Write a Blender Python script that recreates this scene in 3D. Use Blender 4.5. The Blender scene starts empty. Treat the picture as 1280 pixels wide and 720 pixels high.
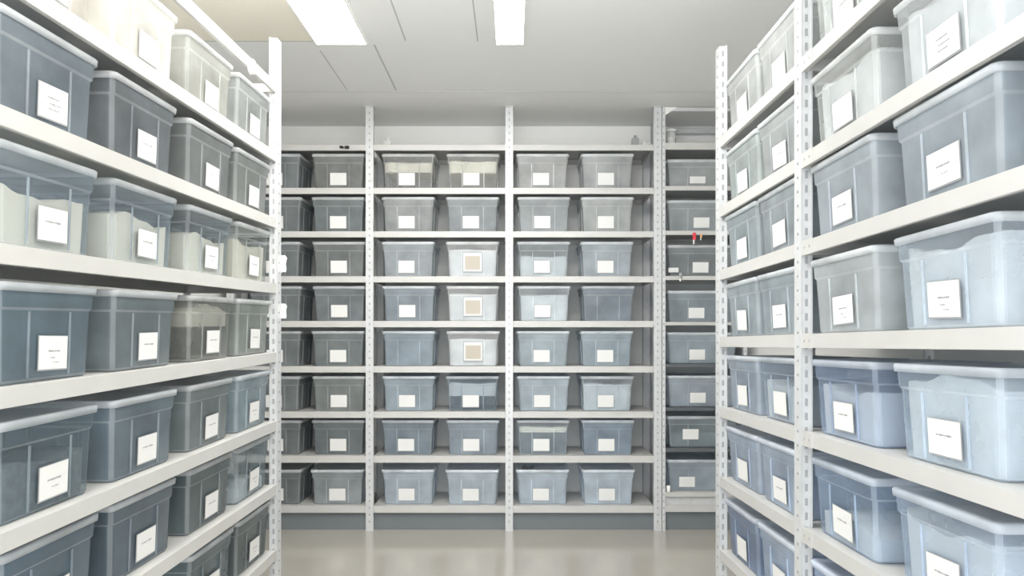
import bpy, bmesh, math, random
from mathutils import Vector, Euler
random.seed(7)
S = bpy.context.scene
C = S.collection
PI = math.pi
CAM_H = 1.46
F = 900.0

# ------------------------------------------------------------------ materials
def new_mat(name):
    m = bpy.data.materials.new(name); m.use_nodes = True
    nt = m.node_tree; nt.nodes.clear()
    out = nt.nodes.new('ShaderNodeOutputMaterial')
    return m, nt, out

def simple(name, col, rough=0.5, metal=0.0, spec=0.5, noise=0.0, nscale=20.0, bump=0.0, coat=0.0, stretch=None):
    m, nt, out = new_mat(name)
    b = nt.nodes.new('ShaderNodeBsdfPrincipled')
    b.inputs['Base Color'].default_value = (*col, 1)
    b.inputs['Roughness'].default_value = rough
    b.inputs['Metallic'].default_value = metal
    b.inputs['Specular IOR Level'].default_value = spec
    b.inputs['Coat Weight'].default_value = coat
    b.inputs['Coat Roughness'].default_value = 0.1
    nt.links.new(b.outputs[0], out.inputs[0])
    if noise > 0 or bump > 0:
        tc = nt.nodes.new('ShaderNodeTexCoord')
        mp = nt.nodes.new('ShaderNodeMapping')
        if stretch: mp.inputs['Scale'].default_value = stretch
        n = nt.nodes.new('ShaderNodeTexNoise'); n.inputs['Scale'].default_value = nscale
        n.inputs['Detail'].default_value = 4
        nt.links.new(tc.outputs['Object'], mp.inputs[0]); nt.links.new(mp.outputs[0], n.inputs['Vector'])
        if noise > 0:
            mx = nt.nodes.new('ShaderNodeMix'); mx.data_type = 'RGBA'
            mx.inputs['A'].default_value = (*[c * (1 - noise) for c in col], 1)
            mx.inputs['B'].default_value = (*[min(1, c * (1 + noise)) for c in col], 1)
            nt.links.new(n.outputs['Fac'], mx.inputs['Factor'])
            nt.links.new(mx.outputs['Result'], b.inputs['Base Color'])
        if bump > 0:
            bp = nt.nodes.new('ShaderNodeBump'); bp.inputs['Strength'].default_value = bump
            bp.inputs['Distance'].default_value = 0.002
            nt.links.new(n.outputs['Fac'], bp.inputs['Height']); nt.links.new(bp.outputs[0], b.inputs['Normal'])
    return m

def plastic(name, lift=0.0, opac_mul=1.0, opac_add=0.0, rough=0.22, gain=1.12):
    """translucent milky plastic: tint and opacity come from the object's own colour"""
    m, nt, out = new_mat(name)
    oi = nt.nodes.new('ShaderNodeObjectInfo')
    mx = nt.nodes.new('ShaderNodeMix'); mx.data_type = 'RGBA'
    mx.inputs['Factor'].default_value = lift
    mx.inputs['B'].default_value = (0.93, 0.95, 0.97, 1)
    nt.links.new(oi.outputs['Color'], mx.inputs['A'])
    # faint cloudiness in the plastic
    tc = nt.nodes.new('ShaderNodeTexCoord'); n = nt.nodes.new('ShaderNodeTexNoise')
    n.inputs['Scale'].default_value = 7; n.inputs['Detail'].default_value = 3
    addv = nt.nodes.new('ShaderNodeVectorMath'); addv.operation = 'ADD'
    cmb = nt.nodes.new('ShaderNodeCombineXYZ')
    sc_ = nt.nodes.new('ShaderNodeMath'); sc_.operation = 'MULTIPLY'; sc_.inputs[1].default_value = 37.0
    nt.links.new(oi.outputs['Random'], sc_.inputs[0])
    for i in range(3): nt.links.new(sc_.outputs[0], cmb.inputs[i])
    nt.links.new(tc.outputs['Object'], addv.inputs[0]); nt.links.new(cmb.outputs[0], addv.inputs[1])
    nt.links.new(addv.outputs[0], n.inputs['Vector'])
    mr = nt.nodes.new('ShaderNodeMapRange'); mr.inputs['From Min'].default_value = .3; mr.inputs['From Max'].default_value = .7
    mr.inputs['To Min'].default_value = .82 * gain; mr.inputs['To Max'].default_value = 1.15 * gain
    nt.links.new(n.outputs['Fac'], mr.inputs['Value'])
    sv = nt.nodes.new('ShaderNodeVectorMath'); sv.operation = 'SCALE'
    nt.links.new(mx.outputs['Result'], sv.inputs[0]); nt.links.new(mr.outputs[0], sv.inputs['Scale'])
    p = nt.nodes.new('ShaderNodeBsdfPrincipled')
    p.inputs['Roughness'].default_value = rough
    p.inputs['Specular IOR Level'].default_value = 0.5
    p.inputs['IOR'].default_value = 1.5
    nt.links.new(sv.outputs[0], p.inputs['Base Color'])
    tl = nt.nodes.new('ShaderNodeBsdfTranslucent'); nt.links.new(sv.outputs[0], tl.inputs['Color'])
    m1 = nt.nodes.new('ShaderNodeMixShader'); m1.inputs[0].default_value = 0.26
    nt.links.new(p.outputs[0], m1.inputs[1]); nt.links.new(tl.outputs[0], m1.inputs[2])
    tr = nt.nodes.new('ShaderNodeBsdfTransparent'); tr.inputs['Color'].default_value = (.93, .96, .98, 1)
    op = nt.nodes.new('ShaderNodeMath'); op.operation = 'MULTIPLY_ADD'
    op.inputs[1].default_value = opac_mul; op.inputs[2].default_value = opac_add; op.use_clamp = True
    nt.links.new(oi.outputs['Alpha'], op.inputs[0])
    m2 = nt.nodes.new('ShaderNodeMixShader')
    nt.links.new(op.outputs[0], m2.inputs[0]); nt.links.new(tr.outputs[0], m2.inputs[1]); nt.links.new(m1.outputs[0], m2.inputs[2])
    nt.links.new(m2.outputs[0], out.inputs[0])
    return m

M = {}
M['tub'] = plastic('milky_plastic')
M['edge'] = plastic('thick_plastic_edge', lift=0.17, opac_mul=.6, opac_add=.33)
M['lid'] = plastic('lid_plastic', lift=0.55, opac_mul=.4, opac_add=.5, rough=.3)
M['metal'] = simple('pale_coated_steel', (.545, .54, .52), .42, .05, noise=.06, nscale=9)
M['post'] = simple('galvanised_steel', (.60, .61, .615), .38, .15, noise=.12, nscale=30)
M['slot'] = simple('dark_slot', (.33, .34, .345), .7)
M['pin_gap_dark'] = simple('pin_and_gap_shade', (.12, .13, .14), .5, .3)
M['card'] = simple('white_card', (.74, .74, .725), .6)
M['beige_card'] = simple('beige_card', (.50, .455, .385), .6)
M['label_border'] = simple('label_border_grey', (.36, .37, .38), .35)
M['ink'] = simple('grey_ink', (.33, .32, .34), .7)
M['wall'] = simple('wall_paint', (.84, .84, .82), .8, noise=.03, nscale=2)
M['ceil'] = simple('ceiling_paint', (.86, .865, .855), .75, noise=.02, nscale=1.2)
M['ceil_warm'] = simple('ceiling_panel_cream', (.90, .85, .74), .75)  # cream tone of the left ceiling panel
M['seam'] = simple('panel_joint', (.50, .51, .51), .8)  # grey lines of the joints between ceiling panels
M['floor'] = simple('epoxy_floor', (.43, .405, .36), .2, spec=.5, noise=.06, nscale=2.5, coat=.35)
M['dark_base'] = simple('dark_base_grey', (.16, .18, .19), .6)
M['white'] = simple('white_plastic', (.85, .85, .82), .4)
M['grey'] = simple('grey_plastic', (.35, .36, .36), .5)
M['black'] = simple('black_plastic', (.015, .015, .017), .4)
M['red'] = simple('red_plastic', (.75, .06, .08), .35)
M['orange'] = simple('orange_plastic', (.72, .42, .22), .4)
M['chrome'] = simple('bright_steel', (.8, .8, .8), .2, .9)
M['paper'] = simple('crumpled_paper', (.8, .79, .76), .7, bump=.6, nscale=40)
def emis(name, col, s):
    m, nt, out = new_mat(name); e = nt.nodes.new('ShaderNodeEmission')
    e.inputs[0].default_value = (*col, 1); e.inputs[1].default_value = s
    nt.links.new(e.outputs[0], out.inputs[0]); return m
M['lamp'] = emis('lamp_diffuser', (1, .985, .95), 27.0)
def filling(name, col):
    return simple(name, col, .9, noise=.04, nscale=10, bump=.08)
M['fill_beige'] = filling('beige_filling', (.80, .755, .64))
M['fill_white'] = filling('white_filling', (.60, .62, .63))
M['fill_glare'] = filling('painted_glare', (.62, .63, .63))  # bright reflections painted as a block inside the upper right boxes
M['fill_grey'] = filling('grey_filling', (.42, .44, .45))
M['fill_dark'] = simple('dark_filling', (.16, .18, .19), .9, noise=.45, nscale=45)

# ------------------------------------------------------------------ helpers
def box(bm, x0, x1, y0, y1, z0, z1, mi=0, f=None):
    vs = []
    for z in (z0, z1):
        for (x, y) in ((x0, y0), (x1, y0), (x1, y1), (x0, y1)):
            p = (x, y, z)
            if f: p = f(*p)
            vs.append(bm.verts.new(p))
    for q in ((0, 3, 2, 1), (4, 5, 6, 7), (0, 1, 5, 4), (1, 2, 6, 5), (2, 3, 7, 6), (3, 0, 4, 7)):
        fc = bm.faces.new([vs[i] for i in q]); fc.material_index = mi

def quad(bm, pts, mi=0):
    fc = bm.faces.new([bm.verts.new(p) for p in pts]); fc.material_index = mi; return fc

def mesh(name, bm, mats, recalc=True, smooth=False):
    if recalc: bmesh.ops.recalc_face_normals(bm, faces=bm.faces)
    me = bpy.data.meshes.new(name); bm.to_mesh(me); bm.free()
    for m in mats: me.materials.append(M[m])
    if smooth:
        for p in me.polygons: p.use_smooth = True
    return me

def link(name, me, parent=None, loc=None, rot=None):
    o = bpy.data.objects.new(name, me); C.objects.link(o)
    if parent: o.parent = parent
    if loc: o.location = loc
    if rot: o.rotation_euler = rot
    return o

def obj(name, bm, mats, parent=None, smooth=False, loc=None, rot=None):
    return link(name, mesh(name, bm, mats, smooth=smooth), parent, loc, rot)

def tag(o, label, cat, group=None, kind=None):
    o['label'] = label; o['category'] = cat
    if group: o['group'] = group
    if kind: o['kind'] = kind
    return o

def empty(name, loc=(0, 0, 0), rot=(0, 0, 0)):
    o = bpy.data.objects.new(name, None); C.objects.link(o)
    o.location = loc; o.rotation_euler = rot; o.empty_display_size = .05
    return o

def struct(name, bm, mats):
    o = obj(name, bm, mats); o['kind'] = 'structure'; return o

# ------------------------------------------------------------------ the room
X0, X1, Y0, Y1, CEIL = -2.18, 1.80, -1.6, 5.80, 3.117
bm = bmesh.new(); box(bm, X0 - .1, X1 + .1, Y0, Y1 + .1, -.1, 0); struct('floor', bm, ['floor'])
bm = bmesh.new(); box(bm, X0 - .1, X1 + .1, Y0, Y1 + .1, CEIL, CEIL + .1); struct('ceiling', bm, ['ceil'])
bm = bmesh.new(); box(bm, X0, X1, Y1, Y1 + .1, 0, CEIL); struct('wall_back', bm, ['wall'])
bm = bmesh.new(); box(bm, X0 - .1, X0, Y0, Y1 + .1, 0, CEIL); struct('wall_left', bm, ['wall'])
bm = bmesh.new(); box(bm, X1, X1 + .1, Y0, Y1 + .1, 0, CEIL); struct('wall_right', bm, ['wall'])
# ceiling panel joints and the cream ceiling panel on the left
for i, (x0, x1, y0, y1) in enumerate([(-.609, -.601, 2.4, 4.09), (-1.132, -1.126, 4.24, 4.93), (-.799, -.789, 4.15, 4.93),
                                      (-.199, -.192, 2.4, 4.1), (-2.18, -1.13, 4.095, 4.105), (-2.18, 1.8, 4.965, 4.970)]):
    bm = bmesh.new(); box(bm, x0, x1, y0, y1, CEIL - .0015, CEIL + .01); struct('trim_%d' % (i + 1), bm, ['seam'])
bm = bmesh.new(); box(bm, X0, -1.12, 1.8, 4.09, CEIL - .004, CEIL + .01); struct('trim_7', bm, ['ceil_warm'])

# ceiling lights
def ceiling_light(x0, x1, y0, y1, label):
    r = empty('ceiling_light', ((x0 + x1) / 2, (y0 + y1) / 2, CEIL))
    w, l = (x1 - x0) / 2, (y1 - y0) / 2
    bm = bmesh.new(); t = .008
    box(bm, -w - t, -w, -l - t, l + t, -.012, 0); box(bm, w, w + t, -l - t, l + t, -.012, 0)
    box(bm, -w, w, -l - t, -l, -.012, 0); box(bm, -w, w, l, l + t, -.012, 0)
    obj('frame', bm, ['white'], r)
    bm = bmesh.new(); box(bm, -w, w, -l, l, -.010, -.001); obj('diffuser', bm, ['lamp'], r)
    return tag(r, label, 'ceiling light', 'recessed light panels in the ceiling')
ceiling_light(-1.115, -.835, 2.55, 4.12, 'wide white recessed light panel on the left of the ceiling')
ceiling_light(-.088, .062, 2.3, 4.12, 'narrow white recessed light panel near the middle of the ceiling')

# ------------------------------------------------------------------ racks
class Frame:
    """rack coordinates: u runs along the shelf towards the viewer, v goes in from the aisle, z up"""
    def __init__(s, px, py, dx, dz, sgn):
        s.px, s.py, s.dx, s.dz, s.sgn = px, py, dx, dz, sgn
    def pt(s, y, v, z, slope=True):
        u = s.py - y
        return Vector((s.px + s.dx * u + s.sgn * v, y, z + (s.dz * u if slope else 0)))
    def at_px(s, px):
        a = (px - 640) / F
        # (px_ + dx*u) = a*(py-u)
        u = (a * s.py - s.px) / (s.dx + a)
        return s.py - u
L = Frame(-1.178, 3.63, -.0133, -.0167, -1)
R = Frame(1.011, 3.54, .009, .0178, 1)
LZ = [CAM_H + (415 - y) * 3.63 / F for y in (112, 198, 280, 361, 446, 531, 610, 691)]
RZ = [CAM_H + (415 - y) * 3.54 / F for y in (181, 267, 345, 427.5, 514, 600, 690)]
LIP = .048
DEP = .46

def side_shelf(fr, y0, y1, zc, parent, seam=False, plate=True):
    bm = bmesh.new()
    f = lambda a, b, c: fr.pt(a, b, c)
    zt, zb = zc + LIP / 2, zc - LIP / 2
    box(bm, y0, y1, 0, .016, zb, zt, 0, f)                   # front lip
    box(bm, y0, y1, .002, .012, zb - .001, zb + .006, 0, f)
    if plate: box(bm, y0, y1, .016, DEP, zt - .008, zt - .001, 0, f)
    box(bm, y0, y1, DEP - .014, DEP, zb, zt - .008, 0, f)
    for yy in (y0, y1 - .012): box(bm, yy, yy + .012, .016, DEP - .014, zb, zt - .008, 0, f)
    if seam:                                                 # end connector plate hooked over the lip
        box(bm, y1 - .085, y1, -.0025, 0, zb - .002, zt + .002, 0, f)
        for k in (.02, .06): box(bm, y1 - k - .006, y1 - k, -.0035, -.0024, zc - .004, zc + .004, 1, f)
    return obj('shelf', bm, ['metal', 'slot'], parent)

def side_post(fr, y, v, ztop, parent):
    """angle post: one slotted flange faces the aisle, the other runs inwards"""
    bm = bmesh.new()
    f = lambda a, b, c: fr.pt(a, b, c, False)
    s = 1 if v < .2 else -1
    va, vb = (v - .004, v - .001) if s > 0 else (v + .001, v + .004)
    box(bm, y, y + .06, va, vb, 0.004, ztop, 0, f)
    v2 = v + s * .030
    box(bm, y, y + .003, min(v, v2), max(v, v2), 0.004, ztop, 0, f)
    box(bm, y - .008, y + .003, v2 - .003, v2 + .003, 0.004, ztop, 0, f)
    box(bm, y - .012, y + .07, min(v - s * .008, v2), max(v - s * .008, v2), 0, .006, 0, f)   # foot plate
    z = .05
    while z < ztop - .03:
        box(bm, y - .0015, y + .0005, v + s * .009, v + s * .019, z, z + .026, 1, f)
        if s > 0: box(bm, y + .022, y + .034, v - .0052, v - .0035, z + .003, z + .012, 1, f)
        z += .05
    return obj('post', bm, ['post', 'slot'], parent)

left_rack = tag(empty('shelving_rack', (L.px - .2, 2.5, 0)), 'tall pale steel shelving rack along the left side of the aisle', 'shelving rack')
right_rack = tag(empty('shelving_rack', (R.px + .2, 2.2, 0)), 'tall pale steel two bay shelving rack along the right side of the aisle', 'shelving rack')
back_rack = tag(empty('shelving_rack', (-.47, 5.5, 0)), 'wide pale steel three bay shelving rack facing the viewer at the far wall', 'shelving rack')
corner_rack = tag(empty('shelving_rack', (1.4, 5.5, 0)), 'narrow grey steel rack in the far right corner beside the three bay rack', 'shelving rack')
def adopt(rack):
    for ch in [o for o in C.objects if o.parent == rack and o.type == 'MESH']:
        ch.location = -Vector(rack.location)

for i, z in enumerate(LZ):
    side_shelf(L, 1.46, 3.60, z, left_rack, plate=(i > 0))
for y, v, zt in ((3.60, 0, 2.93), (3.60, DEP, 2.93), (1.40, 0, 2.93), (1.40, DEP, 2.93)):
    side_post(L, y, v, zt, left_rack)
bm = bmesh.new(); f_ = lambda a, b, c: L.pt(a, b, c, False)
box(bm, 3.640, 3.652, .036, DEP - .036, .30, .33, 0, f_); obj('end_bar', bm, ['metal'], left_rack)
adopt(left_rack)
for z in RZ:
    side_shelf(R, 2.590, 3.505, z, right_rack)
    side_shelf(R, 0.90, 2.53, z, right_rack, seam=True)
for y, v, zt in ((3.50, 0, 2.85), (3.50, DEP, 2.85), (2.53, 0, 3.02), (2.53, DEP, 3.02), (.84, 0, 3.02), (.84, DEP, 3.02)):
    side_post(R, y, v, zt, right_rack)
adopt(right_rack)

# back rack
BY = 5.29
bx = lambda px, y=BY: (px - 640) / F * y
bz = lambda py, y=BY: CAM_H + (415 - py) * y / F
BLIPS = [(181, 188), (234.8, 242.3), (289.2, 296.6), (345.4, 353), (401.2, 409), (457.8, 465.6), (514.6, 522.4), (569.8, 578.4), (632.4, 641)]
BPOSTS = [288, 462, 636.5, 822]
def back_shelf(xa, xb, py0, py1, parent, y=BY, dep=.45, mat='metal', plate=True):
    bm = bmesh.new(); zt, zb = bz(py0, y), bz(py1, y)
    box(bm, xa, xb, y, y + .016, zb, zt)
    if plate: box(bm, xa, xb, y + .016, y + dep, zt - .008, zt - .001)
    box(bm, xa, xb, y + dep - .014, y + dep, zb, zt - .008)
    for xx in (xa, xb - .012): box(bm, xx, xx + .012, y + .016, y + dep - .014, zb, zt - .008)
    return obj('shelf', bm, [mat], parent)
def back_post(x, y, ztop, parent, w=.056, front=True):
    bm = bmesh.new(); s = 1 if front else -1
    ya, yb = (y - .004, y - .001) if front else (y + .001, y + .004)
    box(bm, x - w / 2, x + w / 2, ya, yb, .004, ztop)
    for sx in (-1, 1):
        a, b = sorted((x + sx * w / 2, x + sx * (w / 2 - .003)))
        box(bm, a, b, min(yb, yb + s * .035), max(yb, yb + s * .035), .004, ztop)
    box(bm, x - w / 2 - .001, x + w / 2 + .001, min(ya - s * .008, yb + s * .035), max(ya - s * .008, yb + s * .035), 0, .006)
    z = .06
    while z < ztop - .03 and front:
        box(bm, x - .004, x + .004, ya - .001, ya + .0005, z, z + .016, 1)
        z += .05
    return obj('post', bm, ['post', 'slot'], parent)
for a, b in zip(BPOSTS[:-1], BPOSTS[1:]):
    for i, (p0, p1) in enumerate(BLIPS):
        back_shelf(bx(a) + .029, bx(b) - .029, p0, p1, back_rack)
for p in BPOSTS:
    back_post(bx(p), BY, CEIL - .004, back_rack)
    back_post(bx(p), BY + .45, 2.86, back_rack, front=False)
    if True:
        bm = bmesh.new(); box(bm, bx(p) - .032, bx(p) + .032, BY - .02, BY + .05, CEIL - .006, CEIL - .001)
        obj('top_plate', bm, ['post'], back_rack)
for a, b in zip(BPOSTS[:-1], BPOSTS[1:]):
    bm = bmesh.new(); box(bm, bx(a) + .029, bx(b) - .029, BY + .03, BY + .045, 0, bz(641) - .004)  # dark strip from the floor to the bottom shelf
    obj('base_strip', bm, ['dark_base'], back_rack)
adopt(back_rack)

# corner rack
CX0, CX1 = bx(829.6), bx(829.6) + .60
CL = [(178.5, 187), (232.5, 238), (288.5, 293.5), (345, 350), (402.5, 406.5), (455, 459), (509.5, 513.5), (560.5, 565), (615.5, 621)]
for i, (p0, p1) in enumerate(CL):
    back_shelf(CX0 + .012, CX1 - .012, p0, p1, corner_rack, mat='metal' if i in (0, 1, 2, 3, 4, 8) else 'pin_gap_dark')  # lower shelves dark: the shadow gaps are put into their colour
bm = bmesh.new(); box(bm, CX0 + .012, CX1 - .012, BY, BY + .014, bz(640), bz(631.5)); obj('base_rail', bm, ['metal'], corner_rack)
bm = bmesh.new(); box(bm, CX0 + .012, CX1 - .012, BY + .02, BY + .03, bz(640), bz(622)); obj('base_panel', bm, ['post'], corner_rack)
ztop = bz(133.5)
for xx in (CX0, CX1):
    back_post(xx, BY, ztop, corner_rack, w=.024); back_post(xx, BY + .45, ztop, corner_rack, w=.024, front=False)
bm = bmesh.new(); box(bm, CX0 + .012, CX1 - .012, BY, BY + .012, bz(139), bz(134.5)); obj('top_rail', bm, ['post'], corner_rack)
bm = bmesh.new(); box(bm, CX0 + .012, CX1 - .012, BY + .438, BY + .45, bz(146), bz(140)); obj('top_rail', bm, ['post'], corner_rack)
bm = bmesh.new()
v = [bm.verts.new(p) for p in ((CX0 + .012, BY - .003, bz(134)), (CX0 + .10, BY - .003, bz(134)), (CX0 + .012, BY - .003, bz(144)))]
w_ = [bm.verts.new(q.co + Vector((0, .002, 0))) for q in v]
bm.faces.new(v); bm.faces.new(w_[::-1])
for i in range(3): bm.faces.new((v[i], v[(i + 1) % 3], w_[(i + 1) % 3], w_[i]))
obj('gusset', bm, ['white'], corner_rack)
bm = bmesh.new(); box(bm, CX0 + .012, CX1 - .012, BY + .03, BY + .045, 0, bz(641)); obj('base_strip', bm, ['dark_base'], corner_rack)  # matching dark strip under the corner rack
adopt(corner_rack)

# ------------------------------------------------------------------ storage boxes
def ring_pts(w, d, r, z, n=4):
    pts = []
    for cx, cy, a0 in ((w / 2 - r, d / 2 - r, 0), (-w / 2 + r, d / 2 - r, 90), (-w / 2 + r, -d / 2 + r, 180), (w / 2 - r, -d / 2 + r, 270)):
        for k in range(n + 1):
            a = math.radians(a0 + 90 * k / n)
            pts.append((cx + r * math.cos(a), cy + r * math.sin(a), z))
    return pts

def tub_mesh(W, D, H, taper=.034):
    """tapered tub: wide upper band, step, ribbed lower walls, floor; returns mesh and face function"""
    bm = bmesh.new(); n = 4
    hl = H - .016
    zs = hl * .79
    prof = [  # z, shrink, material of the band BELOW this ring
        (0.000, taper + .010, 0), (0.010, taper, 1), (zs - .003, .018, 0), (zs + .004, .008, 1),
        (hl - .004, .003, 0), (hl, .0, 1)]
    rings = []
    for z, s, mi in prof:
        rings.append([bm.verts.new(p) for p in ring_pts(W - .012 - 2 * s * .5 * 1.0, D - .012 - 2 * s * .5, .020, z, n)])
    N = len(rings[0])
    for i in range(len(prof) - 1):
        for k in range(N):
            fc = bm.faces.new((rings[i][k], rings[i][(k + 1) % N], rings[i + 1][(k + 1) % N], rings[i + 1][k]))
            corner = (k % (n + 1)) in (1, 2)
            fc.material_index = 1 if (prof[i + 1][2] == 1 or corner) else 0
            fc.smooth = True
    fc = bm.faces.new(list(reversed(rings[0]))); fc.material_index = 0
    # ribs on the four walls (thin raised bars between step and foot)
    def half(axis, z):
        s = taper + (.018 - taper) * (z - .010) / (zs - .013)
        return ((W if axis == 0 else D) - .012 - s) / 2
    za, zb = .012, zs - .006
    for sg in (-1, 1):
        for rx in (-.205 * W, .205 * W):
            ya, yb = half(1, za), half(1, zb)
            p = []
            for z, yy in ((za, ya), (zb, yb)):
                for dx in (-.003, .003):
                    for dy in (.0005, .004):
                        p.append(bm.verts.new((rx + dx, sg * (yy + dy), z)))
            for q in ((0, 1, 3, 2), (4, 6, 7, 5), (0, 4, 5, 1), (2, 3, 7, 6), (1, 5, 7, 3), (0, 2, 6, 4)):
                bm.faces.new([p[i] for i in q]).material_index = 1
        for ry in (-.2 * D, .2 * D):
            xa, xb = half(0, za), half(0, zb)
            p = []
            for z, xx in ((za, xa), (zb, xb)):
                for dy in (-.003, .003):
                    for dx in (.0005, .004):
                        p.append(bm.verts.new((sg * (xx + dx), ry + dy, z)))
            for q in ((0, 1, 3, 2), (4, 6, 7, 5), (0, 4, 5, 1), (2, 3, 7, 6), (1, 5, 7, 3), (0, 2, 6, 4)):
                bm.faces.new([p[i] for i in q]).material_index = 1
    return mesh('tub', bm, ['tub', 'edge'])

def lid_mesh(W, D, H):
    bm = bmesh.new(); n = 4
    prof = [(H - .022, -.004, .018), (H - .022, .000, .020), (H - .004, .002, .021), (H, -.002, .02), (H, -.020, .018), (H - .008, -.026, .016)]
    rings = [[bm.verts.new(p) for p in ring_pts(W + 2 * s - .004, D + 2 * s - .004, r, z, n)] for z, s, r in prof]
    N = len(rings[0])
    for i in range(len(prof) - 1):
        for k in range(N):
            fc = bm.faces.new((rings[i][k], rings[i][(k + 1) % N], rings[i + 1][(k + 1) % N], rings[i + 1][k])); fc.smooth = True
    bm.faces.new(rings[-1])
    return mesh('lid', bm, ['lid'])

def label_mesh(W, D, H, kind=0, lw=.118, lh=.088, z0=.030, taper=.034, dx=0.0, skew=0.0):
    """paper label lying on the sloping front wall (front is -y); kind picks the scribble"""
    bm = bmesh.new(); rnd = random.Random(kind * 13 + 5)
    hl = H - .016; zs = hl * .79
    def fy(z):
        s = taper + (.018 - taper) * (z - .010) / (zs - .013)
        return -((D - .012 - s) / 2)
    def patch(xa, xb, za, zb, off, mi):
        off -= .0002
        pts = [(xa, fy(za) - off, za + skew * xa), (xb, fy(za) - off, za + skew * xb), (xb, fy(zb) - off, zb + skew * xb), (xa, fy(zb) - off, zb + skew * xa)]
        pts = [(x + dx, y, z) for x, y, z in pts]
        quad(bm, pts, mi)
    patch(-lw / 2 - .003, lw / 2 + .003, z0 - .004, z0 + lh + .002, .0045, 1)  # grey border behind the card, deeper along the bottom
    patch(-lw / 2, lw / 2, z0, z0 + lh, .0058, 0)
    def word(xc, zc, width, hgt):
        x = xc - width / 2
        while x < xc + width / 2:
            w = rnd.uniform(.003, .009); h = hgt * rnd.uniform(.6, 1.2)
            patch(x, min(x + w, xc + width / 2), zc - h / 2, zc + h / 2, .0066, 2)
            x += w + rnd.uniform(.0006, .002)
    zc = z0 + lh * .55
    if kind == 1: word(0, zc, .055, .0045); word(.004, zc - .020, .028, .003)
    elif kind == 2: word(-.004, zc + .008, .050, .004); word(.006, zc - .008, .044, .0045); word(0, zc - .022, .040, .003)
    elif kind == 3: word(0, zc + .002, .062, .0045)
    elif kind == 4: word(.002, zc, .048, .0042); word(-.004, zc - .018, .020, .0032); word(.012, zc - .030, .026, .0025)
    elif kind == 5:   # pocket holding a beige card
        patch(-lw / 2 + .012, lw / 2 - .012, z0 + .012, z0 + lh - .022, .0064, 3)
    return mesh('label', bm, ['card', 'label_border', 'ink', 'beige_card'], recalc=False)

SPEC = {'mid': (.412, .40, .256), 'std': (.396, .40, .258), 'wide': (.430, .42, .252), 'long': (.53, .36, .232), 'low': (.53, .36, .205)}
TUB, LID, LAB = {}, {}, {}
def get(kind):
    if kind not in TUB:
        TUB[kind] = tub_mesh(*SPEC[kind]); LID[kind] = lid_mesh(*SPEC[kind])
    return TUB[kind], LID[kind]
def get_label(kind, lk, **kw):
    key = (kind, lk, tuple(sorted(kw.items())))
    if key not in LAB: LAB[key] = label_mesh(*SPEC[kind], kind=lk, **kw)
    return LAB[key]

def lin(c): return tuple((v / 255 / 12.92) if v <= 10 else ((v / 255 + .055) / 1.055) ** 2.4 for v in c)
PROTO = {}
def storage_box(kind, loc, rot, col, opac, label, group, lk=0, lab=True, labkw=None, latch=False):
    """tub, lid and paper label under one Empty; later boxes are copies of the first of their size"""
    if kind not in PROTO:
        t, l = get(kind)
        r = empty('storage_box'); a = link('tub', t, r); b = link('lid', l, r); c = link('label', get_label(kind, 0), r)
        PROTO[kind] = (r, a, b, c); first = True
    else:
        first = False
    r0, a0, b0, c0 = PROTO[kind]
    if first: r, a, b, c = r0, a0, b0, c0
    else:
        r = r0.copy(); C.objects.link(r)
        a = a0.copy(); a.parent = r; C.objects.link(a)
        b = b0.copy(); b.parent = r; C.objects.link(b)
        c = c0.copy() if lab else None
        if c: c.parent = r; C.objects.link(c)
    if c: c.data = get_label(kind, lk, **(labkw or {}))
    r.location = loc; r.rotation_euler = rot
    for o in (a, b): o.color = (*lin(col), opac)
    tag(r, label, 'storage box', group)
    return r

def contents(kind, boxobj, z0, z1, mat, label, wave=.012, x0=-1, x1=1, taper=.034):
    """what the box is packed with, or a painted reflection, just inside its walls"""
    W, D, H = SPEC[kind]; bm = bmesh.new(); rnd = random.Random(hash(label) % 1000 if False else len(label) * 7 + int(z1 * 1000))
    hl = H - .016; zs = hl * .79
    def hw(T, z):
        if z > zs: return (T - .012 - .006) / 2 - .008
        s = taper + (.018 - taper) * (z - .010) / (zs - .013)
        return (T - .012 - s) / 2 - .008
    n = 14
    ph = rnd.uniform(0, 6)
    def top(t): return z1 + wave * math.sin(3.1 * t + ph) + .4 * wave * math.sin(9 * t + ph * 2)
    cols = []
    for i in range(n + 1):
        t = x0 + (x1 - x0) * i / n
        zt = max(z0 + .01, top(t))
        col = []
        for z in (z0, min(zt, zs - .006) if zt < zs else zs - .006, zt):
            # keep the column inside the walls
            col.append([Vector((t * (hw(W, min(z, zs - .004))), sg * (hw(D, min(z, zs - .004)) - (.014 if i in (0, n) else 0)), z)) for sg in (-1, 1)])
        cols.append([[bm.verts.new(p) for p in lv] for lv in col])
    for i in range(n):
        A, B = cols[i], cols[i + 1]
        for lv in (0, 1):
            bm.faces.new((A[lv][0], B[lv][0], B[lv + 1][0], A[lv + 1][0]))
            bm.faces.new((B[lv][1], A[lv][1], A[lv + 1][1], B[lv + 1][1]))
        bm.faces.new((A[2][0], B[2][0], B[2][1], A[2][1])); bm.faces.new((A[0][1], B[0][1], B[0][0], A[0][0]))
    for cc in (cols[0], cols[-1]):
        for lv in (0, 1): bm.faces.new((cc[lv][0], cc[lv + 1][0], cc[lv + 1][1], cc[lv][1]))
    bmesh.ops.remove_doubles(bm, verts=bm.verts, dist=1e-5)
    o = obj('box_contents', bm, [mat]); o.location = boxobj.location; o.rotation_euler = boxobj.rotation_euler
    return tag(o, label, 'box contents', None, 'stuff')

ORD = ['top', 'second', 'third', 'fourth', 'fifth', 'sixth', 'seventh', 'eighth']
def rowname(i): return 'top row' if i == 0 else ORD[i] + ' row down'

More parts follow.
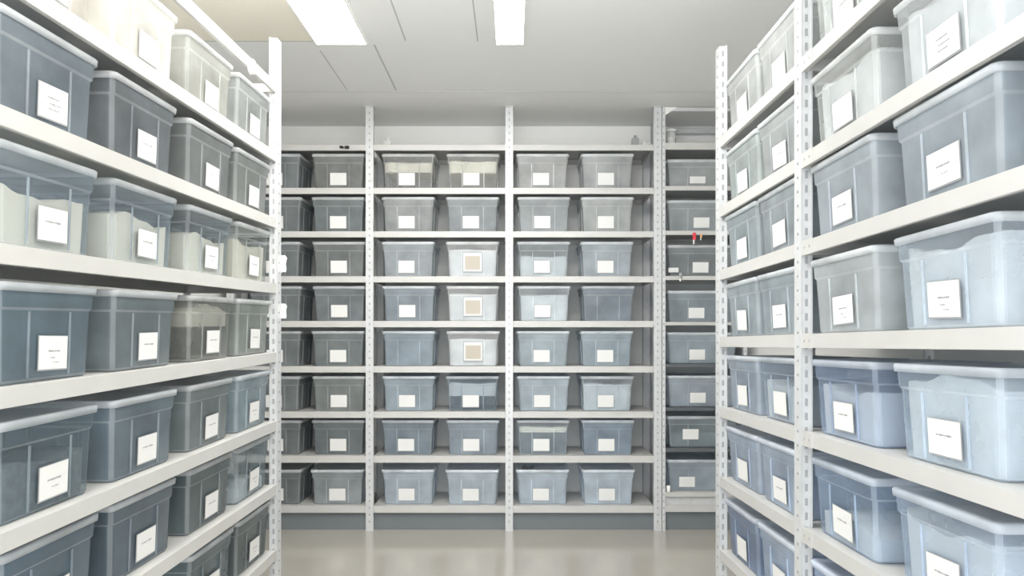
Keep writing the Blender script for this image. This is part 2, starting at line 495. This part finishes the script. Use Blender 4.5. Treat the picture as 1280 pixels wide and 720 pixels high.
# ---- left rack: (row, box) -> colour, opacity, label scribble, filling
LCEN = [1.93, 2.415, 2.925, 3.385]
LNAME = ['nearest', 'second nearest', 'third nearest', 'farthest']
G1 = 'lidded boxes on the left rack'
def grey(v, b=6): return (v - b, v, v + b)
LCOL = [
    [(222, 218, 210), (222, 220, 214), (172, 172, 166), (150, 153, 151)],  # first two near white: reflected ceiling light painted into the plastic
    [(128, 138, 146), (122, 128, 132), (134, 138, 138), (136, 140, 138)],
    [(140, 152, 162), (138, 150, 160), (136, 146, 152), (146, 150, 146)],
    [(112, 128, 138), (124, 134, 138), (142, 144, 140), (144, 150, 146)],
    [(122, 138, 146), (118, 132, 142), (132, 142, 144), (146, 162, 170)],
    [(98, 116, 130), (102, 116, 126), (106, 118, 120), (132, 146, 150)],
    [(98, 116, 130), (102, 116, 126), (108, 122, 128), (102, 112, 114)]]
LFILL = {(2, 0): (.145, 'fill_beige'), (2, 1): (.150, 'fill_beige'), (2, 2): (.145, 'fill_beige'), (2, 3): (.165, 'fill_beige'),
         (4, 0): (.13, 'fill_dark'), (5, 3): (.07, 'fill_white'), (3, 2): (.212, 'fill_beige')}
LLOOK = {0: 'pale bright', 1: 'smoky grey', 2: 'half clear', 3: 'dark grey', 4: 'blue grey', 5: 'dark grey', 6: 'dark grey'}
for r in range(7):
    zc = LZ[r + 1] + LIP / 2
    for b in range(4):
        if r == 6 and b < 2: continue
        y = LCEN[b] + random.uniform(-.004, .004)
        p = L.pt(y, .215 + random.uniform(0, .006), zc)
        lk = {0: [4, 2, 1, 3], 1: [2, 3, 4, 3], 2: [3, 3, 1, 3], 3: [4, 3, 3, 3], 4: [1, 3, 3, 1], 5: [3, 3, 3, 1], 6: [3, 3, 3, 1]}[r][b]
        fill = LFILL.get((r, b))
        op = (.55 if (r, b) == (3, 2) else .34) if fill else .80
        nm = '%s box on the left rack, %s' % (LNAME[b], rowname(r))
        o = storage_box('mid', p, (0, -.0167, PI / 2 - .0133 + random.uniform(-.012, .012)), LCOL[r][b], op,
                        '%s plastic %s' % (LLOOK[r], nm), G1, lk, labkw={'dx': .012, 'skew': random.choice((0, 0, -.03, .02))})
        if fill:
            word = {'fill_beige': 'beige', 'fill_white': 'whitish', 'fill_dark': 'dark mottled', 'fill_grey': 'grey'}[fill[1]]
            contents('mid', o, .135 if (r, b) == (3, 2) else .004, fill[0], fill[1], '%s filling inside the %s' % (word, nm))

# ---- right rack
RCEN = [3.264, 2.822, 2.290, 1.765, 1.25]
RNAME = ['farthest', 'second farthest', 'third farthest', 'second nearest', 'nearest']
G2 = 'lidded boxes on the right rack'
RCOL = [
    [(178, 180, 178), (188, 190, 188), (214, 214, 208)],  # third box lightened, its reflection is in the tub colour
    [(172, 180, 178), (178, 182, 182), (206, 206, 202), (214, 216, 216)],  # last two lightened for reflections as well
    [(166, 176, 180), (172, 180, 184), (176, 184, 190), (172, 181, 188), (180, 190, 200)],
    [(172, 182, 188), (178, 188, 194), (192, 198, 200), (192, 202, 212)],
    [(168, 180, 194), (170, 182, 196), (160, 176, 202), (186, 200, 214)],  # blue tint from here down is cool light painted into the tubs
    [(176, 190, 208), (182, 196, 214), (168, 186, 208), (182, 198, 218)],
    [(132, 150, 178), (182, 198, 220), (170, 188, 216)]]
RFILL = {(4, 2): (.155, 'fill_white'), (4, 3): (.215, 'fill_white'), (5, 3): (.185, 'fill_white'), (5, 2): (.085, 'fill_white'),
         (3, 3): (.205, 'fill_white'), (0, 2): (.195, 'fill_glare'), (1, 2): (.195, 'fill_glare'), (1, 3): (.195, 'fill_glare'), (4, 1): (.145, 'fill_white')}  # glare blocks on the top two rows imitate reflections on the walls
for r in range(7):
    zc = RZ[r] + LIP / 2
    for b in range(len(RCOL[r])):
        # row index r sits on shelf r; the second row carries the fifth box
        y = RCEN[b] + random.uniform(-.003, .003)
        if b == 4: y = 1.25
        p = R.pt(y, .222 + random.uniform(0, .006), zc)
        fill = RFILL.get((r, b))
        op = .36 if fill else .80
        lk = (0 if b == 0 else (3 if r % 2 else 0) if b == 1 else [1, 0, 3, 4, 3, 3, 3][r] if b == 2 else [2, 2, 1, 4, 3, 3, 3][r])
        nm = '%s box on the right rack, %s' % (RNAME[b], rowname(r))
        look = ['pale grey', 'pale grey', 'smoky grey', 'milky grey', 'milky bluish', 'blue-lit pale', 'blue-lit pale'][r]  # bluish and blue-lit rows: cool light painted into the tub colour
        if (r, b) == (6, 0): look = 'darker blue-lit'
        o = storage_box('wide', p, (0, -.0178, -PI / 2 + .009 + random.uniform(-.012, .012)), RCOL[r][b], op,
                        '%s plastic %s' % (look, nm), G2, lk, labkw={'skew': random.choice((0, .03, -.03)), 'lw': .13})
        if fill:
            contents('wide', o, .004, fill[0], fill[1], '%s filling inside the %s' % ('pale' if fill[1] == 'fill_glare' else 'white', nm))  # a pale filling is a painted reflection, not packed goods

# ---- back rack
G3 = 'lidded boxes on the three bay back rack'
BCOLS = {0: [342, 422.5], 1: [510, 590.5], 2: [679, 760]}
BAYN = ['left', 'middle', 'right']
def bcol(bay, i, r):
    if bay == 0:  # left bay tubs darker: their shadow is mixed into the colour
        return ((150, 152, 150), (140, 148, 150), (144, 148, 148), (144, 150, 154), (146, 154, 156), (156, 162, 162), (134, 142, 146), (176, 184, 188))[r] if i else (138, 144, 146)
    up = lambda c: tuple(min(238, int(v * .5 + .5 * sum(c) / 3 + 22 + (k - 1) * (0 if r < 2 else 3 if r < 4 else 6))) for k, v in enumerate(c))
    t = {1: [((172, 172, 168), (186, 186, 176)), ((158, 164, 164), (150, 160, 166)), ((164, 172, 174), (236, 236, 230)), ((142, 156, 166), (226, 232, 236)),
             ((152, 166, 176), (226, 232, 234)), ((154, 168, 176), (140, 156, 168)), ((130, 144, 154), (150, 162, 172)), ((178, 190, 198), (184, 194, 202))],
         2: [((172, 174, 172), (168, 172, 172)), ((156, 166, 170), (174, 180, 178)), ((188, 194, 192), (168, 178, 184)), ((200, 208, 208), (130, 144, 156)),
             ((172, 184, 186), (158, 172, 178)), ((180, 192, 198), (176, 186, 188)), ((172, 184, 192), (134, 150, 168)), ((184, 196, 206), (188, 200, 210))]}
    return up(t[bay][r][i])
NOLAB = {(1, 0, 4), (2, 1, 3)}
BFILL = {(1, 0, 0): (.125, .195, 'fill_beige'), (1, 1, 0): (.12, .205, 'fill_beige'), (1, 1, 2): (.004, .20, 'fill_white'), (1, 1, 3): (.004, .20, 'fill_white'),
         (1, 1, 4): (.004, .20, 'fill_white'), (1, 1, 5): (.11, .205, 'fill_white'), (2, 0, 3): (.004, .19, 'fill_white'), (2, 0, 6): (.165, .205, 'fill_beige'),
         (2, 0, 2): (.004, .15, 'fill_white'), (2, 1, 5): (.004, .2, 'fill_white')}
for bay in range(3):
    for i in range(2):
        for r in range(8):
            px = BCOLS[bay][i] + random.uniform(-1, 1)
            if r == 7 and bay == 0 and i == 1: px -= 2
            y = BY + .222 + random.uniform(0, .008)
            z = bz(BLIPS[r + 1][0])
            side = ('left', 'right')[i]
            nm = '%s box in the %s bay of the back rack, %s' % (side, BAYN[bay], rowname(r))
            look = 'grey' if bcol(bay, i, r)[1] < 140 else ('whitish' if bcol(bay, i, r)[1] > 200 else 'milky')
            fill = BFILL.get((bay, i, r))
            lk = 5 if (bay, i, r) in ((1, 1, 2), (1, 1, 3), (1, 1, 4)) else 0
            kw = {'dx': -.012} if bay else {}
            if lk == 5: kw = {'lw': .135, 'lh': .135, 'z0': .04}
            loc = (bx(px, BY + .02), y, z)
            lab = not (bay, i, r) in NOLAB
            o = storage_box('std', loc, (0, 0, random.uniform(-.012, .012)), bcol(bay, i, r), (.36 if fill else .74),
                            '%s %s' % (look, nm), G3, lk, lab, kw)
            if fill:
                word = {'fill_beige': 'cream', 'fill_white': 'white'}[fill[2]]
                contents('std', o, fill[0], fill[1], fill[2], '%s filling inside the %s' % (word, nm), wave=.004)

# ---- corner rack
G4 = 'long boxes on the narrow corner rack'
CCOL = [(178, 182, 182), (172, 178, 180), (150, 156, 158), (162, 172, 178), (178, 190, 198), (184, 194, 204), (188, 200, 206), (180, 192, 202)]
CLAB = [873, 878, 876.5, 871.5, 872.5, 873, 864, 859.5]
for r in range(8):
    z = bz(CL[r + 1][0])
    x = (CX0 + CX1) / 2
    kind = 'low' if r in (0,) else 'long'
    lx = bx(CLAB[r], BY + .03) - x
    nm = 'box on the narrow corner rack, %s' % rowname(r)
    o = storage_box(kind, (x, BY + .215, z), (0, 0, random.uniform(-.006, .006)), CCOL[r], .4 if r == 6 else .76,
                    'long %s plastic %s' % ('grey' if r < 4 else 'bluish', nm), G4, 0, True,
                    {'dx': round(lx, 3), 'lw': .115, 'lh': .075 if r else .05, 'z0': .03 if r != 6 else .06})
    if r == 6: contents('long', o, .004, .105, 'fill_dark', 'dark filling inside the %s' % nm, wave=.002)
    if r == 2:
        bm = bmesh.new()
        box(bm, bx(837) - x, bx(849.5) - x, -.178, -.172, .03, .064); c2 = obj('label', bm, ['card'], o); c2['label'] = 'small second label at lower left'

# ------------------------------------------------------------------ small things
def lathe(bm, prof, n=20, mi=0, f=None):
    rings = []
    for r, z in prof:
        rings.append([bm.verts.new((r * math.cos(2 * PI * k / n), r * math.sin(2 * PI * k / n), z)) for k in range(n)])
    for a, b in zip(rings[:-1], rings[1:]):
        for k in range(n):
            fc = bm.faces.new((a[k], a[(k + 1) % n], b[(k + 1) % n], b[k])); fc.smooth = True; fc.material_index = mi
    bm.faces.new(rings[0][::-1]); bm.faces.new(rings[-1])

# round white cap on the left rack's top beam
yc = L.at_px(312)
pc = L.pt(yc, -.001, LZ[0] - .02)
bm = bmesh.new(); lathe(bm, [(.034, 0), (.034, .012), (.030, .020), (.020, .022), (.018, .018), (.002, .018)], 28)
tag(obj('round_cap', bm, ['white'], loc=pc, rot=(0, PI / 2, 0)), 'round white plastic cap fixed to the top beam of the left rack', 'cap')

ztop_b = bz(181)
# black clip and pegs on the top beam of the back rack's left bay
r_ = tag(empty('spring_clip', (bx(431), BY - .012, ztop_b - .02)), 'small black clip on the top beam of the back rack, left bay', 'clip')
bm = bmesh.new()
box(bm, -.035, -.008, -.012, .011, -.008, .008); bmesh.ops.bevel(bm, geom=bm.edges[:], offset=.003, segments=2, affect='EDGES'); obj('jaw', bm, ['black'], r_)
bm = bmesh.new()
box(bm, .004, .034, -.010, .011, -.012, .008); bmesh.ops.bevel(bm, geom=bm.edges[:], offset=.003, segments=2, affect='EDGES'); obj('grip', bm, ['black'], r_)
bm = bmesh.new(); box(bm, -.03, .03, -.003, .003, -.003, .003); obj('pin', bm, ['pin_gap_dark'], r_)

# pale fitting on the middle bay's top shelf
t_ = tag(empty('wall_fitting', (bx(485, 5.6), 5.60, ztop_b)), 'small pale upright fitting on top of the back rack beside its second post', 'fitting')
bm = bmesh.new(); box(bm, -.025, .025, -.02, .02, 0, .11); bmesh.ops.bevel(bm, geom=bm.edges[:], offset=.005, segments=2, affect='EDGES'); obj('body', bm, ['white'], t_)
bm = bmesh.new(); lathe(bm, [(.016, .11), (.02, .118), (.02, .134), (.012, .14)], 14); obj('cap', bm, ['white'], t_)
bm = bmesh.new(); box(bm, .027, .038, -.012, .012, .02, .075); obj('side_bracket', bm, ['grey'], t_)
# grey carton and crumpled bag on the right bay's top shelf
t_ = tag(empty('small_bottle', (bx(794, 5.5), 5.50, ztop_b)), 'small grey canister on top of the back rack right bay', 'canister')
bm = bmesh.new(); box(bm, -.026, .026, -.02, .02, 0, .105); bmesh.ops.bevel(bm, geom=bm.edges[:], offset=.006, segments=2, affect='EDGES'); obj('body', bm, ['grey'], t_)
bm = bmesh.new(); lathe(bm, [(.010, .105), (.012, .109), (.012, .124), (.008, .127)], 12); obj('cap', bm, ['grey'], t_)
bm = bmesh.new(); bmesh.ops.create_icosphere(bm, subdivisions=3, radius=.05)
rn = random.Random(3)
for vv in bm.verts:
    vv.co *= rn.uniform(.75, 1.1); vv.co.z = max(vv.co.z * .9 + .04, 0); vv.co.x *= .9
tag(obj('crumpled_bag', bm, ['paper'], loc=(bx(808, 5.5), 5.50, ztop_b)), 'crumpled whitish bag at the right end of the back rack top shelf', 'bag')
# dappled tub on top of the corner rack
t_ = tag(empty('small_tub', (bx(838, 5.42), 5.42, bz(178.5))), 'small white dappled tub on top of the corner rack', 'tub')
bm = bmesh.new(); lathe(bm, [(.036, 0), (.040, .01), (.045, .115)], 20)
bmt = simple('dappled_plastic', (.62, .63, .62), .4, noise=.5, nscale=35); M['dapple'] = bmt
obj('body', bm, ['dapple'], t_, smooth=False)
bm = bmesh.new(); lathe(bm, [(.047, .115), (.048, .118), (.047, .130), (.03, .132)], 20); obj('lid', bm, ['white'], t_)

def clip(name, px, py0, py1, mat, label, wpx):
    """a small spring clip hanging over a shelf lip"""
    r = tag(empty(name, (bx(px), BY - .004, bz(py1))), label, 'clip')
    h = (py1 - py0) * BY / F; w = wpx * BY / F
    bm = bmesh.new()
    box(bm, -w / 2, w / 2, -.008, .003, h * .35, h); bmesh.ops.bevel(bm, geom=bm.edges[:], offset=.002, segments=2, affect='EDGES'); obj('grip', bm, [mat], r)
    bm = bmesh.new()
    box(bm, -w / 2 * .8, w * .1, -.006, .002, 0, h * .4); bmesh.ops.bevel(bm, geom=bm.edges[:], offset=.0015, segments=1, affect='EDGES'); obj('jaw', bm, ['white'], r)
clip('red_clip', 867.5, 291, 305, 'red', 'small red clip hanging from a shelf of the corner rack', 4)
clip('orange_clip', 876, 292, 300.5, 'orange', 'tiny orange clip hanging beside the red clip on the corner rack', 2.2)
clip('steel_clip', 850.5, 341, 352, 'chrome', 'small bright steel clip hanging below the red clip, corner rack', 3.4)
# a small white roll on the bottom shelf of the corner rack
bm = bmesh.new(); lathe(bm, [(.013, 0), (.015, .002), (.015, .046), (.012, .048)], 16)
tag(obj('white_roll', bm, ['white'], loc=(bx(836), BY + .012, bz(615.5))), 'small white roll standing on the bottom shelf of the corner rack', 'roll')
# black strap lying on a lid in the right bay's bottom row
bm = bmesh.new()
for k in range(8):
    a = -.045 + .09 * k / 8; box(bm, a, a + .0113, -.02, .02, .0, .014 + .006 * math.sin(k * 1.1))
tag(obj('black_strap', bm, ['black'], loc=(bx(660), BY + .06, bz(BLIPS[8][0]) + .2585)), 'folded black strap on a box lid, right bay of the back rack', 'strap')
# white paper tags tied to the far end of the left rack
for (px, py, h, lab) in ((353.5, 340, .085, 'white crumpled paper tag behind the left rack end post, upper'), (353.5, 398, .075, 'white crumpled paper tag behind the left rack end post, lower')):
    bm = bmesh.new(); n = 6
    yy = 3.662
    X = (px - 640) / F * yy; Z = CAM_H + (415 - py) * yy / F
    g = [[bm.verts.new(((i / n - .5) * (.030 + .002 * j) * (.55 if j == n else 1) + .0015 * math.sin(j * 1.7), .003 * math.sin(i * 2.1 + j * 1.3), h * j / n)) for i in range(n + 1)] for j in range(n + 1)]
    for j in range(n):
        for i in range(n): bm.faces.new((g[j][i], g[j][i + 1], g[j + 1][i + 1], g[j + 1][i]))
    tag(obj('paper_tag', bm, ['paper'], loc=(X, yy, Z)), lab, 'paper tag', 'paper tags on the left rack')

# ------------------------------------------------------------------ light
def area(name, loc, rot, sx, sy, power, col):
    l = bpy.data.lights.new(name, 'AREA'); l.shape = 'RECTANGLE'; l.size = sx; l.size_y = sy; l.energy = power; l.color = col
    o = bpy.data.objects.new(name, l); C.objects.link(o); o.location = loc; o.rotation_euler = rot; return o
area('ceiling_lamp_behind', (0, .3, 3.08), (0, 0, 0), 2.2, 1.6, 62, (1, .98, .95))
area('fill_behind_camera', (-.2, -1.5, 1.25), (PI / 2, 0, 0), 3.2, 2.2, 78, (.95, .975, 1))  # unseen fill added behind the camera to lift the whole room
area('window_light_cool', (-1.6, -1.2, 1.3), Euler((math.radians(90), 0, math.radians(-48))), 1.4, 1.8, 26, (.74, .86, 1))
area('back_wall_fill', (.05, 2.5, 3.05), Euler((math.radians(70), 0, 0)), 1.2, .3, 34, (1, .99, .97))  # unseen fill added near the ceiling to brighten the back wall
area('warm_lamp_left', (-.3, 1.0, 2.95), Euler((math.radians(70), 0, math.radians(60))), .8, .8, 16, (1, .92, .78))
w = bpy.data.worlds.new('World'); S.world = w; w.use_nodes = True
w.node_tree.nodes['Background'].inputs[0].default_value = (.92, .96, 1, 1)
w.node_tree.nodes['Background'].inputs[1].default_value = 1.25

# ------------------------------------------------------------------ camera
cd = bpy.data.cameras.new('Camera'); cam = bpy.data.objects.new('Camera', cd); C.objects.link(cam)
cam.location = (0, 0, CAM_H); cam.rotation_euler = (PI / 2, 0, 0)
cd.sensor_width = 36; cd.lens = 36 * F / 1280; cd.shift_y = 55 / 1280; cd.clip_start = .05
S.camera = cam
S.view_settings.view_transform = 'Standard'
S.cycles.use_denoising = True
S.cycles.max_bounces = 10; S.cycles.diffuse_bounces = 5; S.cycles.transparent_max_bounces = 24
S.cycles.caustics_reflective = False; S.cycles.caustics_refractive = False
